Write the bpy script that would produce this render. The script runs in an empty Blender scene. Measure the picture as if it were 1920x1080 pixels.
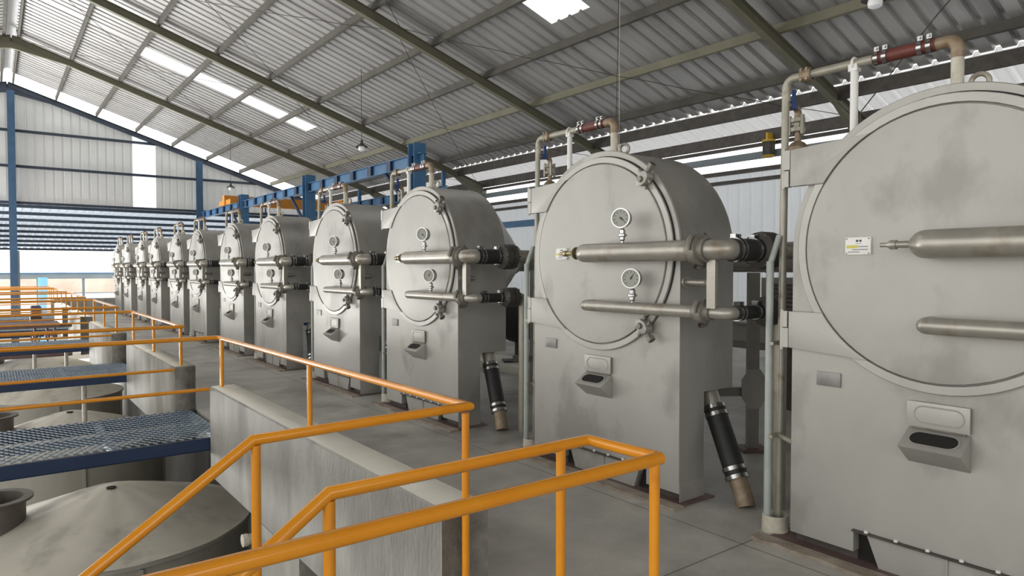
import bpy, math, random
from math import sin, cos, pi, radians, sqrt, atan2, hypot
from mathutils import Vector, Matrix
random.seed(7)
S = bpy.context.scene
COL = S.collection

# ------------------------------------------------------------------ materials
def mat(name, base, rough=0.5, metal=0.0, var=None, scale=4.0, detail=5.0, stretch=(1, 1, 1),
        bump=0.0, bump_scale=None, coords='Object', rvar=0.0, transl=0.0, stain=None, stain_scale=1.5, stain_lim=(0.55, 0.7),
        emit=None, spec=0.5, rand=False, coat=0.0):
    m = bpy.data.materials.new(name)
    m.use_nodes = True
    nt = m.node_tree
    N, L = nt.nodes, nt.links
    b = N['Principled BSDF']
    b.inputs['Roughness'].default_value = rough
    b.inputs['Metallic'].default_value = metal
    b.inputs['Specular IOR Level'].default_value = spec
    b.inputs['Coat Weight'].default_value = coat
    b.inputs['Base Color'].default_value = (*base, 1)
    tc = N.new('ShaderNodeTexCoord')
    mp = N.new('ShaderNodeMapping')
    mp.inputs['Scale'].default_value = stretch
    L.new(tc.outputs[coords], mp.inputs['Vector'])
    vec = mp.outputs['Vector']
    if rand:
        oi = N.new('ShaderNodeObjectInfo')
        mu = N.new('ShaderNodeVectorMath'); mu.operation = 'SCALE'
        L.new(oi.outputs['Location'], mu.inputs[0]); mu.inputs['Scale'].default_value = 1.37
        ad = N.new('ShaderNodeVectorMath'); ad.operation = 'ADD'
        L.new(vec, ad.inputs[0]); L.new(mu.outputs[0], ad.inputs[1])
        vec = ad.outputs[0]
    col = None
    if var is not None:
        n = N.new('ShaderNodeTexNoise')
        n.inputs['Scale'].default_value = scale
        n.inputs['Detail'].default_value = detail
        n.inputs['Roughness'].default_value = 0.6
        L.new(vec, n.inputs['Vector'])
        cr = N.new('ShaderNodeValToRGB')
        cr.color_ramp.elements[0].position = 0.3
        cr.color_ramp.elements[1].position = 0.7
        cr.color_ramp.elements[0].color = (*base, 1)
        cr.color_ramp.elements[1].color = (*var, 1)
        L.new(n.outputs['Fac'], cr.inputs['Fac'])
        col = cr.outputs['Color']
        if rvar:
            mr = N.new('ShaderNodeMapRange')
            mr.inputs['To Min'].default_value = rough - rvar
            mr.inputs['To Max'].default_value = rough + rvar
            L.new(n.outputs['Fac'], mr.inputs['Value'])
            L.new(mr.outputs['Result'], b.inputs['Roughness'])
    if stain is not None:
        n2 = N.new('ShaderNodeTexNoise')
        n2.inputs['Scale'].default_value = stain_scale
        n2.inputs['Detail'].default_value = 7; n2.inputs['Roughness'].default_value = .55
        L.new(vec, n2.inputs['Vector'])
        r2 = N.new('ShaderNodeValToRGB')
        r2.color_ramp.elements[0].position = stain_lim[0]
        r2.color_ramp.elements[1].position = stain_lim[1]
        L.new(n2.outputs['Fac'], r2.inputs['Fac'])
        mx = N.new('ShaderNodeMix'); mx.data_type = 'RGBA'
        L.new(r2.outputs['Color'], mx.inputs['Factor'])
        if col is not None: L.new(col, mx.inputs['A'])
        else: mx.inputs['A'].default_value = (*base, 1)
        mx.inputs['B'].default_value = (*stain, 1)
        col = mx.outputs['Result']
    if col is not None:
        L.new(col, b.inputs['Base Color'])
    if bump:
        n3 = N.new('ShaderNodeTexNoise')
        n3.inputs['Scale'].default_value = bump_scale or scale * 6
        n3.inputs['Detail'].default_value = 4
        L.new(vec, n3.inputs['Vector'])
        bp = N.new('ShaderNodeBump')
        bp.inputs['Strength'].default_value = bump
        bp.inputs['Distance'].default_value = 0.02
        L.new(n3.outputs['Fac'], bp.inputs['Height'])
        L.new(bp.outputs['Normal'], b.inputs['Normal'])
    if transl:
        t = N.new('ShaderNodeBsdfTranslucent')
        t.inputs['Color'].default_value = (*(var or base), 1)
        ms = N.new('ShaderNodeMixShader')
        ms.inputs['Fac'].default_value = transl
        L.new(b.outputs['BSDF'], ms.inputs[1]); L.new(t.outputs['BSDF'], ms.inputs[2])
        L.new(ms.outputs['Shader'], N['Material Output'].inputs['Surface'])
    if emit:
        b.inputs['Emission Color'].default_value = (*emit[0], 1)
        b.inputs['Emission Strength'].default_value = emit[1]
    return m

M = {}
M['steel'] = mat('brushed_steel', (.315, .305, .28), .42, .3, var=(.405, .393, .36), scale=1.8, stretch=(1, 1, .6), rvar=.08,
                 stain=(.235, .225, .203), stain_scale=1.5, stain_lim=(.52, .72), rand=True)
M['steel_front'] = mat('front_sheet_steel', (.355, .346, .318), .44, .25, var=(.425, .415, .382), scale=1.7, stretch=(1, 1, .7), rvar=.07,
                 stain=(.292, .283, .258), stain_scale=1.9, stain_lim=(.53, .64), rand=True)
M['steel_ring'] = mat('ring_steel', (.37, .36, .332), .40, .3, var=(.44, .43, .395), scale=3, rand=True)
M['steel_side'] = M['steel']
M['pipe'] = mat('welded_pipe_steel', (.32, .30, .26), .36, .5, var=(.42, .40, .35), scale=5, rvar=.08, stain=(.27, .22, .16), stain_scale=6)
M['cast'] = mat('cast_fitting', (.17, .155, .13), .5, .4, var=(.27, .25, .215), scale=14)
M['chrome'] = mat('chrome', (.42, .42, .41), .2, 1.0)
M['rubber'] = mat('black_rubber', (.012, .012, .012), .55, 0, var=(.022, .022, .022), scale=20)
M['redhose'] = mat('red_hose', (.10, .022, .016), .5, 0, var=(.16, .04, .03), scale=12)
M['dark'] = mat('dark_gap', (.01, .009, .008), .8)
M['darksteel'] = mat('dark_steel', (.055, .05, .045), .55, .3, var=(.1, .09, .08), scale=6)
M['grout'] = mat('grout_strip', (.36, .32, .26), .85, 0, var=(.22, .17, .13), scale=9, bump=.4)
M['plate'] = mat('aluminium_tag', (.19, .185, .175), .4, .4, var=(.27, .26, .25), scale=12)
M['white'] = mat('white_enamel', (.78, .77, .74), .35)
M['yellowtape'] = mat('yellow_tape', (.62, .55, .10), .5)
M['ink'] = mat('ink', (.06, .06, .07), .6)
M['inkgrey'] = mat('grey_ink', (.30, .32, .33), .6)
M['glassdial'] = mat('gauge_dial', (.33, .335, .29), .2, spec=.3)
M['brass'] = mat('brass', (.36, .30, .17), .35, .8)
M['galvpipe'] = mat('galvanised_pipe', (.30, .285, .23), .45, .35, var=(.40, .38, .315), scale=8, stain=(.2, .15, .1), stain_scale=7, stain_lim=(.6, .72))
M['bronze'] = mat('rusty_fitting', (.22, .15, .09), .55, .4, var=(.34, .28, .2), scale=20)
M['pvc'] = mat('grey_green_pvc', (.33, .37, .34), .45, 0, var=(.42, .45, .42), scale=8)
M['pvcwhite'] = mat('dirty_white_pvc', (.62, .59, .5), .5, 0, var=(.45, .41, .32), scale=14)
M['bluevalve'] = mat('blue_handle', (.02, .06, .22), .45)
M['orange'] = mat('orange_paint', (.74, .27, .008), .2, 0, var=(.80, .32, .014), scale=5, stain=(.62, .21, .008), stain_scale=9, stain_lim=(.62, .78), coat=.4)
M['blue'] = mat('blue_paint', (.05, .15, .29), .42, 0, var=(.075, .19, .35), scale=3)
M['navy'] = mat('navy_paint', (.012, .028, .075), .45, 0, var=(.02, .042, .10), scale=3)
M['slate'] = mat('slate_paint', (.02, .03, .048), .5, 0, var=(.035, .048, .07), scale=3)
M['slateblue'] = mat('slate_blue_paint', (.03, .075, .145), .45, 0, var=(.045, .10, .18), scale=3)
M['wallright'] = mat('side_wall_sheet', (.56, .57, .58), .5, .05, var=(.68, .70, .72), scale=1.2, transl=.42)  # translucency and pale tint stand in for light from the eave gap
M['meshblue'] = mat('worn_blue_mesh', (.17, .235, .30), .5, .2, var=(.30, .355, .40), scale=5)
M['olive'] = mat('olive_steel', (.15, .145, .10), .6, 0, var=(.20, .19, .135), scale=2)
M['purlin'] = mat('purlin_steel', (.06, .056, .046), .7, .0, var=(.10, .094, .078), scale=2)
M['roof'] = mat('roof_sheet', (.50, .49, .485), .44, .55, var=(.61, .60, .59), scale=.9, stretch=(.25, 2.5, 1), rvar=.06, stain=(.40, .385, .39), stain_scale=.8)
M['eave'] = mat('lit_eave_sheet', (.62, .62, .62), .5, 0, var=(.7, .7, .7), scale=2, transl=.35)  # roof sheet made paler and translucent to carry outside bounce under the eave
M['skylight'] = mat('translucent_glow_sheet', (.9, .92, .93), .5, 0, transl=.85, emit=((1, 1, 1), .7))  # emission puts the daylight glow into the sheet itself
M['wallsheet'] = mat('wall_sheet', (.5, .5, .485), .5, .05, var=(.56, .56, .55), scale=1.2, transl=.22)
M['annex'] = mat('annex_sheet', (.42, .47, .53), .45, .2, var=(.55, .6, .66), scale=1.5, transl=.4)
M['floor'] = mat('platform_concrete', (.31, .30, .27), .45, 0, var=(.52, .50, .455), scale=2.0, detail=12, rvar=.13,
                 stain=(.235, .225, .2), stain_scale=.8, stain_lim=(.52, .66), bump=.12, bump_scale=40)
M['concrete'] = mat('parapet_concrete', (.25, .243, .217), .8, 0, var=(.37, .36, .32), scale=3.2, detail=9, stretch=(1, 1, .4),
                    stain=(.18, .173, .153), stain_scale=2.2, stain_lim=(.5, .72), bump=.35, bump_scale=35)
M['cap'] = mat('lightened_kerb_concrete', (.56, .53, .455), .8, 0, var=(.66, .63, .545), scale=2.2, detail=8, bump=.12, bump_scale=40)  # top paler than the sides; light from above is put into the colour
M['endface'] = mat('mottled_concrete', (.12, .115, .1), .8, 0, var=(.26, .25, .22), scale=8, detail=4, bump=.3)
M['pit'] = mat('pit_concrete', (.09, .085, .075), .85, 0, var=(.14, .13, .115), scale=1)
M['tank'] = mat('tank_cover', (.54, .51, .43), .6, .05, var=(.68, .64, .54), scale=1.6, detail=6, stain=(.19, .175, .145), stain_scale=1.3, stain_lim=(.53, .74), bump=.15, bump_scale=4)
M['tankwall'] = mat('tank_wall', (.33, .315, .27), .55, .2, var=(.44, .42, .36), scale=1.5, stretch=(1, 1, .4))
M['collar'] = mat('tank_collar', (.13, .12, .1), .5, .4, var=(.2, .185, .16), scale=6)
M['brownsteel'] = mat('brown_steel', (.12, .075, .07), .55, .1, var=(.17, .11, .1), scale=3)
M['skyblue'] = mat('light_blue_glow_sheet', (.38, .70, .92), .5, 0, transl=.35, emit=((.35, .70, .98), .35))  # weak emission stands in for daylight through the plastic
M['ground'] = mat('bright_ground', (.66, .62, .55), .9, 0, var=(.75, .72, .66), scale=.2)
M['hill'] = mat('dry_hill', (.50, .40, .33), .9, 0, var=(.72, .63, .55), scale=.35)
M['farsteel'] = mat('far_steel', (.17, .21, .23), .6, 0, var=(.22, .26, .28), scale=1)
M['craneyellow'] = mat('crane_orange', (.62, .25, .03), .45)
M['yellow'] = mat('yellow_paint', (.60, .38, .03), .4)
M['bulb'] = mat('lamp_glass', (.8, .82, .82), .1, 0, spec=.6, emit=((1, 1, 1), .15))  # pendant lamps are off; slight emission only whitens the glass
M['greysheet'] = mat('grey_machine_paint', (.22, .21, .19), .5, .2, var=(.3, .29, .26), scale=2)
M['grating_white'] = M['white']

def add_joints(m, w, h):
    nt = m.node_tree; N, L = nt.nodes, nt.links
    b = N['Principled BSDF']
    src = b.inputs['Base Color'].links[0].from_socket
    tc = N.new('ShaderNodeTexCoord')
    br = N.new('ShaderNodeTexBrick')
    br.offset = 0; br.inputs['Scale'].default_value = 1
    br.inputs['Brick Width'].default_value = w; br.inputs['Row Height'].default_value = h
    br.inputs['Mortar Size'].default_value = .007; br.inputs['Mortar Smooth'].default_value = .3
    br.inputs['Color1'].default_value = br.inputs['Color2'].default_value = (1, 1, 1, 1)
    br.inputs['Mortar'].default_value = (.45, .44, .42, 1)
    L.new(tc.outputs['Object'], br.inputs['Vector'])
    mx = N.new('ShaderNodeMix'); mx.data_type = 'RGBA'; mx.blend_type = 'MULTIPLY'
    mx.inputs['Factor'].default_value = 1
    L.new(src, mx.inputs['A']); L.new(br.outputs['Color'], mx.inputs['B'])
    L.new(mx.outputs['Result'], b.inputs['Base Color'])
add_joints(M['floor'], 1.78, 2.39)

# ------------------------------------------------------------------ mesh builder
def fillet(pts, r, n=7):
    pts = [Vector(p) for p in pts]
    out = [pts[0]]
    for i in range(1, len(pts) - 1):
        a, b, c = pts[i - 1], pts[i], pts[i + 1]
        d1 = (a - b).normalized(); d2 = (c - b).normalized()
        ang = d1.angle(d2)
        if ang > pi - .02: out.append(b); continue
        t = min(r / math.tan(ang / 2), (a - b).length * .49, (c - b).length * .49)
        rr = t * math.tan(ang / 2)
        cen = b + (d1 + d2).normalized() * (rr / sin(ang / 2))
        p1, p2 = b + d1 * t, b + d2 * t
        v1, v2 = p1 - cen, p2 - cen
        w = v1.angle(v2)
        for k in range(n + 1):
            f = k / n
            out.append(cen + (v1 * sin((1 - f) * w) + v2 * sin(f * w)) / sin(w))
    out.append(pts[-1])
    return out

class MB:
    def __init__(s): s.v = []; s.f = []; s.mi = []
    def add(s, vs, fs, mi=0):
        o = len(s.v); s.v += [tuple(v) for v in vs]
        s.f += [tuple(i + o for i in f) for f in fs]; s.mi += [mi] * len(fs); return s
    def box(s, x0, x1, y0, y1, z0, z1, mi=0):
        vs = [(x, y, z) for x in (x0, x1) for y in (y0, y1) for z in (z0, z1)]
        return s.add(vs, [(0, 1, 3, 2), (4, 6, 7, 5), (0, 4, 5, 1), (2, 3, 7, 6), (0, 2, 6, 4), (1, 5, 7, 3)], mi)
    def prism(s, poly, axis, a0, a1, mi=0):
        """extrude polygon given in the two other axes (order x,y,z minus axis)"""
        def P(p, a):
            if axis == 'x': return (a, p[0], p[1])
            if axis == 'y': return (p[0], a, p[1])
            return (p[0], p[1], a)
        n = len(poly)
        vs = [P(p, a0) for p in poly] + [P(p, a1) for p in poly]
        fs = [tuple(range(n))[::-1], tuple(range(n, 2 * n))]
        fs += [(i, (i + 1) % n, n + (i + 1) % n, n + i) for i in range(n)]
        return s.add(vs, fs, mi)
    def tube(s, pts, r, n=16, caps=True, mi=0):
        pts = [Vector(p) for p in pts]
        rs = r if isinstance(r, (list, tuple)) else [r] * len(pts)
        T = []
        for i in range(len(pts)):
            a = pts[max(i - 1, 0)]; b = pts[min(i + 1, len(pts) - 1)]
            if 0 < i < len(pts) - 1:
                t = ((pts[i] - a).normalized() + (b - pts[i]).normalized())
                t = t.normalized() if t.length > 1e-6 else (b - a).normalized()
            else: t = (b - a).normalized()
            T.append(t)
        up = Vector((0, 0, 1)) if abs(T[0].z) < .9 else Vector((1, 0, 0))
        u = (up - T[0] * up.dot(T[0])).normalized()
        vs = []
        for i, p in enumerate(pts):
            if i > 0:
                q = T[i - 1].rotation_difference(T[i]); u = (q @ u)
                u = (u - T[i] * u.dot(T[i])).normalized()
            w = T[i].cross(u)
            k = 1.0; dirn = None
            if 0 < i < len(pts) - 1:
                d = (pts[i] - pts[i - 1]).normalized()
                c = max(d.dot(T[i]), .3)
                k = 1 / c
                bn = (pts[i + 1] - pts[i]).normalized() - d
                dirn = bn.normalized() if bn.length > 1e-5 else None
            for j in range(n):
                th = 2 * pi * j / n
                o = u * cos(th) * rs[i] + w * sin(th) * rs[i]
                if dirn is not None and k > 1.001:
                    o = o + dirn * o.dot(dirn) * (k - 1)
                vs.append(p + o)
        fs = []
        m = len(pts)
        for i in range(m - 1):
            for j in range(n):
                j2 = (j + 1) % n
                fs.append((i * n + j, i * n + j2, (i + 1) * n + j2, (i + 1) * n + j))
        if caps:
            fs.append(tuple(range(n))[::-1]); fs.append(tuple(range((m - 1) * n, m * n)))
        return s.add(vs, fs, mi)
    def lathe(s, prof, origin, axis, n=24, mi=0):
        """prof: (radius, distance along axis)"""
        ax = Vector(axis).normalized(); o = Vector(origin)
        up = Vector((0, 0, 1)) if abs(ax.z) < .9 else Vector((1, 0, 0))
        u = (up - ax * up.dot(ax)).normalized(); w = ax.cross(u)
        vs = []; fs = []; rows = []
        for (r, d) in prof:
            if r < 1e-5: rows.append([len(vs)]); vs.append(o + ax * d)
            else:
                rows.append(list(range(len(vs), len(vs) + n)))
                for j in range(n):
                    th = 2 * pi * j / n
                    vs.append(o + ax * d + (u * cos(th) + w * sin(th)) * r)
        for a, b in zip(rows[:-1], rows[1:]):
            if len(a) == 1 and len(b) == 1: continue
            for j in range(n):
                j2 = (j + 1) % n
                if len(a) == 1: fs.append((a[0], b[j2], b[j]))
                elif len(b) == 1: fs.append((a[j], a[j2], b[0]))
                else: fs.append((a[j], a[j2], b[j2], b[j]))
        return s.add(vs, fs, mi)
    def torus(s, c, axis, R, r, n=20, m=8, a0=0, a1=2 * pi, mi=0):
        ax = Vector(axis).normalized(); c = Vector(c)
        up = Vector((0, 0, 1)) if abs(ax.z) < .9 else Vector((1, 0, 0))
        u = (up - ax * up.dot(ax)).normalized(); w = ax.cross(u)
        full = abs(a1 - a0 - 2 * pi) < 1e-6
        vs = []; fs = []
        K = n if full else n + 1
        for i in range(K):
            t = a0 + (a1 - a0) * i / n
            d = u * cos(t) + w * sin(t)
            for j in range(m):
                p = 2 * pi * j / m
                vs.append(c + d * (R + r * cos(p)) + ax * r * sin(p))
        for i in range(n):
            i2 = (i + 1) % K
            for j in range(m):
                j2 = (j + 1) % m
                fs.append((i * m + j, i2 * m + j, i2 * m + j2, i * m + j2))
        return s.add(vs, fs, mi)
    def xform(s, mx):
        s.v = [tuple(mx @ Vector(v)) for v in s.v]; return s
    def build(s, name, mats, parent=None, smooth=True, loc=(0, 0, 0), bevel=0):
        me = bpy.data.meshes.new(name)
        me.from_pydata(s.v, [], s.f)
        mats = mats if isinstance(mats, (list, tuple)) else [mats]
        for m_ in mats: me.materials.append(M[m_] if isinstance(m_, str) else m_)
        for p, k in zip(me.polygons, s.mi): p.material_index = k
        import bmesh
        bm = bmesh.new(); bm.from_mesh(me)
        bmesh.ops.recalc_face_normals(bm, faces=bm.faces)
        if bevel:
            es = [e for e in bm.edges if len(e.link_faces) == 2 and e.calc_face_angle(0) > .6]
            bmesh.ops.bevel(bm, geom=es, offset=bevel, segments=2, affect='EDGES', profile=.6, clamp_overlap=True)
        bm.to_mesh(me); bm.free()
        if smooth:
            for p in me.polygons: p.use_smooth = True
            me.set_sharp_from_angle(angle=radians(38))
        o = bpy.data.objects.new(name, me)
        COL.objects.link(o)
        o.location = loc
        if parent: o.parent = parent
        return o

def tag(o, label, cat, group=None, kind=None):
    o['label'] = label
    if cat: o['category'] = cat
    if group: o['group'] = group
    if kind: o['kind'] = kind
    return o
def thing(name, label, cat, loc=(0, 0, 0), rz=0, group=None):
    o = bpy.data.objects.new(name, None); COL.objects.link(o)
    o.empty_display_size = .1
    o.location = loc; o.rotation_euler = (0, 0, rz)
    return tag(o, label, cat, group)
def struct(o):
    o['kind'] = 'structure'; return o
def copy_tree(o, parent=None):
    c = o.copy(); COL.objects.link(c)
    if parent: c.parent = parent
    for ch in list(o.children): copy_tree(ch, c)
    return c

# ------------------------------------------------------------------ camera (eye 1.65 m above the platform floor)
cam = bpy.data.cameras.new('camera'); co = bpy.data.objects.new('camera', cam); COL.objects.link(co)
cam.sensor_width = 36; cam.lens = 24.0; cam.clip_end = 400; cam.clip_start = .05
th = math.atan2(976, 1280)
co.location = (0, 0, 1.65)
co.rotation_euler = (pi / 2 - math.atan(35 / 1280), 0, -th)
S.camera = co

# ------------------------------------------------------------------ the filter machine, in local axes (x back, y along row, z up)
X0 = 3.82
ZC = 1.77
R_BODY = .8
def arc(r, a0, a1, n, cz=ZC):
    return [(r * cos(a0 + (a1 - a0) * i / n), cz + r * sin(a0 + (a1 - a0) * i / n)) for i in range(n + 1)]
def stadium(w, h, n=10):
    r = h / 2; c = w / 2 - r
    return [(c + r * cos(-pi / 2 + pi * i / n), r * sin(-pi / 2 + pi * i / n)) for i in range(n + 1)] + \
           [(-c + r * cos(pi / 2 + pi * i / n), r * sin(pi / 2 + pi * i / n)) for i in range(n + 1)]

def make_filter():
    root = thing('pressure_filter', 'x', 'filter')
    # shell
    b = MB()
    b.prism([(-.8, .765)] + [(.8, .765)] + arc(.8, 0, pi, 48), 'x', 0, .61)
    b.prism([(-.8, .07), (-.5, .07), (-.5, .19), (.42, .19), (.42, .07), (.8, .07), (.8, .7645), (-.8, .7645)], 'x', 0, .27)
    b.lathe([(.8, 0), (.18, .69), (.18, .72)], (.61, 0, ZC), (1, 0, 0), 40)
    b.torus((.004, 0, ZC), (1, 0, 0), .797, .008, 48, 6, -pi / 2, pi / 2)
    shell = b.build('shell', 'steel', root)
    f = MB(); f.prism([(-.799, .72)] + [(.799, .72)] + arc(.799, 0, pi, 48), 'x', -.006, 0.0)
    f.prism([(-.799, .0705), (-.5, .0705), (-.5, .19), (.42, .19), (.42, .0705), (.799, .0705), (.799, .72), (-.799, .72)], 'x', -.006, 0.0)
    f.build('front_sheet', 'steel_front', root)
    sk = MB(); sk.box(.0, .275, -.806, -.8, .0, .15); sk.build('skirt', 'steel', root)
    for y0, y1 in ((-.79, -.5), (.42, .79)):
        q = MB(); q.box(.05, .26, y0, y1, 0, .07); q.build('foot', 'darksteel', root)
    # bottom inset panel between two black gussets, bolted flange above
    q = MB(); q.prism([(-.42, .185), (.36, .185), (.29, .01), (-.36, .01)], 'x', .015, .05); q.box(.005, .02, -.05, -.04, .01, .18)
    q.build('inset_panel', 'steel_front', root)
    for y0, y1, yb in ((-.50, -.425, -.37), (.42, .365, .30)):
        q = MB(); q.prism([(y0, .188), (y1, .188), (yb, .0), (y0, .0)], 'x', .06, .12); q.build('gusset', 'dark', root)
    q = MB(); q.box(-.03, -.0065, -.5, .42, .19, .2); fl = q.build('flange_strip', 'darksteel', root)
    for i in range(6):
        q = MB(); q.lathe([(0, .012), (.011, .012), (.011, 0), (0, 0)], (-.018, -.43 + i * .155, .2), (0, 0, 1), 8)
        q.build('bolt', 'white', fl)
    # door: disc, clamp ring, hinge plates
    q = MB(); q.lathe([(0, -.040), (.35, -.039), (.66, -.036), (.696, -.034), (.70, -.028), (.70, 0)], (-.003, 0, ZC), (1, 0, 0), 72)
    door = q.build('door', 'steel_front', root)
    q = MB(); q.lathe([(.707, -.002), (.707, -.026), (.710, -.030), (.751, -.030), (.755, -.026), (.755, -.002)], (0, 0, ZC), (1, 0, 0), 72)
    q.build('clamp_ring', 'steel_ring', root)
    q = MB(); nn = 48; aa = [radians(100) - radians(150) * k / nn for k in range(nn + 1)]
    q.tube([(-.010, -.759 * cos(a), ZC + .759 * sin(a)) for a in aa], [.0055 * min(1, .12 + 3 * min(k, nn - k) / nn) for k in range(nn + 1)], 6); q.build('groove_shade', 'dark', root)  # tapered dark line painting the shade of the groove beside the clamp ring
    for s in (1, -1):
        a0, a1 = math.asin(.37 / .703), math.asin(.615 / .703)
        pts = [(.703 * cos(a0 + (a1 - a0) * i / 10), .703 * sin(a0 + (a1 - a0) * i / 10)) for i in range(11)]
        poly = [(.80, .37)] + pts + [(.80, .585)]
        poly = [(y, ZC + s * z) for y, z in poly]
        q = MB(); q.prism(poly, 'x', -.048, -.006)
        hp = q.build('hinge_plate', 'steel_front', root, bevel=.003)
        q = MB()
        z0, z1 = sorted((ZC + s * .47, ZC + s * .585)); q.box(-.05, -.005, .802, .85, z0, z1)
        z0, z1 = sorted((ZC + s * .37, ZC + s * .465)); q.box(-.04, .0, .815, .845, z0, z1)
        q.build('hinge_lug', 'steel_ring', hp)
        q = MB(); q.tube([(-.03, .852, ZC + s * .36), (-.03, .852, ZC + s * .6)], .013, 10); q.build('hinge_pin', 'pipe', hp)
        # swing-bolt clamp on the near side
        q = MB()
        ang = radians(180 - 46 * s)
        cy, cz = .745 * cos(ang), ZC + .745 * sin(ang)
        d = Vector((0, cos(ang), sin(ang))); t = Vector((0, -sin(ang), cos(ang)))
        def P(a, b_, x): return Vector((x, cy, cz)) + d * a + t * b_
        vs = [P(a, b_, x) for x in (-.095, -.02) for a, b_ in ((-.05, -.03), (.0, -.045), (.045, -.032), (.06, 0), (.045, .032), (.0, .045), (-.05, .03), (-.07, 0))]
        q.add(vs, [tuple(range(8))[::-1], tuple(range(8, 16))] + [(i, (i + 1) % 8, 8 + (i + 1) % 8, 8 + i) for i in range(8)])
        c = q.build('clamp', 'steel', root, bevel=.006)
        q = MB(); q.tube([P(.07, 0, -.075), P(.13, 0, -.075)], .02, 10)
        q.lathe([(0, 0), (.03, 0), (.034, .012), (.03, .03), (0, .03)], P(.1, 0, -.075), d, 6)
        q.tube([P(.02, -.075, -.07), P(.02, .075, -.07)], .014, 10)
        q.tube([P(-.04, -.065, -.06), P(-.04, .065, -.06)], .012, 8)
        q.lathe([(0, 0), (.02, 0), (.024, .01), (.02, .025), (0, .025)], P(-.01, 0, -.09), (-1, 0, 0), 8)
        q.build('swing_bolt', 'cast', c)
    # the two pipes crossing the door
    for nm, z, r, ys, xo, gy, gz in (('upper_pipe', 1.775, .07, .03, -.175, -.41, 2.02), ('lower_pipe', 1.37, .043, .02, -.135, -.475, 1.585)):
        q = MB()
        q.tube(fillet([(-.03, ys, z), (xo, ys, z), (xo, -1.07, z)], r * 1.5, 8), r, 24)
        p = q.build(nm, 'pipe', root)
        q = MB()
        if r > .06:
            q.lathe([(.0, .0), (.05, 0), (.03, .04), (.018, .05), (.018, .11), (.024, .11), (.024, .14), (.012, .155), (.012, .19), (0, .19)], (xo, ys + .05, z), (0, 1, 0), 14)
            q.build('nozzle', 'brass', p)
        else:
            q.lathe([(r * .9, -.03), (r, 0), (r * .92, .02), (r * .62, .04), (r * .25, .049), (0, .05)], (xo, ys - .012, z), (0, 1, 0), 16)
            q.build('end_cap', 'pipe', p)
        # wing union and elbow
        q = MB()
        q.lathe([(r, 0), (r + .018, 0), (r + .018, .03), (r + .032, .035), (r + .032, .085), (r + .012, .09), (r + .012, .13), (r, .13)], (xo, -1.03, z), (0, -1, 0), 24)
        for a in (.5, 2.6, 4.7):
            q.torus((xo, -1.085, z), (0, 1, 0), r + .045, .016, 8, 8, a, a + .9)
        q.build('wing_union', 'cast', p)
        q = MB(); q.tube(fillet([(xo, -1.14, z), (xo, -1.27, z), (xo + .11, -1.27, z)], r * 1.1, 7), r * .95, 20)
        q.build('elbow', 'pipe', p)
        xs = xo + .10
        q = MB(); q.tube([(xs - .02, -1.27, z), (xs + .29, -1.27, z)], r * 1.05, 20); h = q.build('hose', 'rubber', p)
        for dx in (.012, .048, .215, .25):
            q = MB(); q.tube([(xs + dx - .009, -1.27, z), (xs + dx + .009, -1.27, z)], r * 1.05 + .007, 20)
            q.box(xs + dx - .012, xs + dx + .012, -1.29, -1.25, z + r + .006, z + r + .03)
            q.build('hose_clamp', 'chrome', p)
        q = MB(); xf = xs + .25
        q.lathe([(r, 0), (r + .02, .01), (r + .05, .03), (r + .055, .06), (r + .055, .1), (r + .03, .11), (r + .055, .12), (r + .055, .16), (r, .17)], (xf, -1.27, z), (1, 0, 0), 24)
        for k in range(6):
            a = k * pi / 3
            yy, zz = -1.27 + (r + .042) * cos(a), z + (r + .042) * sin(a)
            q.tube([(xf + .02, yy, zz), (xf + .18, yy, zz)], .01, 6)
        q.build('flange_coupling', 'darksteel', p)
        q = MB()
        if r > .06: q.tube(fillet([(xf + .15, -1.27, z), (xf + .72, -1.27, z), (xf + .72, -1.27, .0)], .12, 6), r * .8, 16)
        else: q.tube(fillet([(xf + .15, -1.27, z), (xf + .26, -1.27, z), (xf + .26, -1.27, .0)], .06, 6), r * 1.05, 16)
        q.build('return_pipe', 'galvpipe', p)
        # gauge
        g = MB()
        gm = Matrix.Translation((xo, gy, gz)) @ Matrix.Rotation(radians(22), 4, 'Z') @ Matrix.Scale(.92, 4)
        g.lathe([(0, .03), (.062, .03), (.072, .022), (.072, -.03), (.078, -.032), (.078, -.044), (.069, -.044), (.067, -.034), (0, -.034)], (0, 0, 0), (1, 0, 0), 28)
        g.xform(gm)
        zb = z + r - .01
        g.tube([(xo, gy, gz - .07), (xo, gy, zb)], .011, 10)
        g.lathe([(.011, 0), (.02, .01), (.02, .03), (.034, .035), (.034, .05), (.022, .055), (.022, .08), (.011, .09)], (xo, gy, gz - .165), (0, 0, 1), 14)
        go = g.build('pressure_gauge', 'chrome', root)
        d = MB(); d.lathe([(0, -.036), (.068, -.036)], (0, 0, 0), (1, 0, 0), 28); d.xform(gm); d.build('dial', 'glassdial', go)
        t = MB()
        for k in range(9):
            a = radians(-45 + k * 33.75)
            c_, s_ = cos(a), sin(a)
            u0, u1 = .044, .056
            w_ = .0025
            vs = [(-.0375, u * c_ - w_ * sg * s_, u * s_ + w_ * sg * c_) for u, sg in ((u0, -1), (u0, 1), (u1, 1), (u1, -1))]
            t.add(vs, [(0, 1, 2, 3)])
        a = radians(222) if r > .06 else radians(120)
        t.add([(-.039, .045 * cos(a), .045 * sin(a)), (-.039, .009 * cos(a + 1.6), .009 * sin(a + 1.6)), (-.039, -.014 * cos(a), -.014 * sin(a)), (-.039, .009 * cos(a - 1.6), .009 * sin(a - 1.6))], [(0, 1, 2, 3)])
        t.xform(gm); t.build('scale_marks', 'ink', go)
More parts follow.
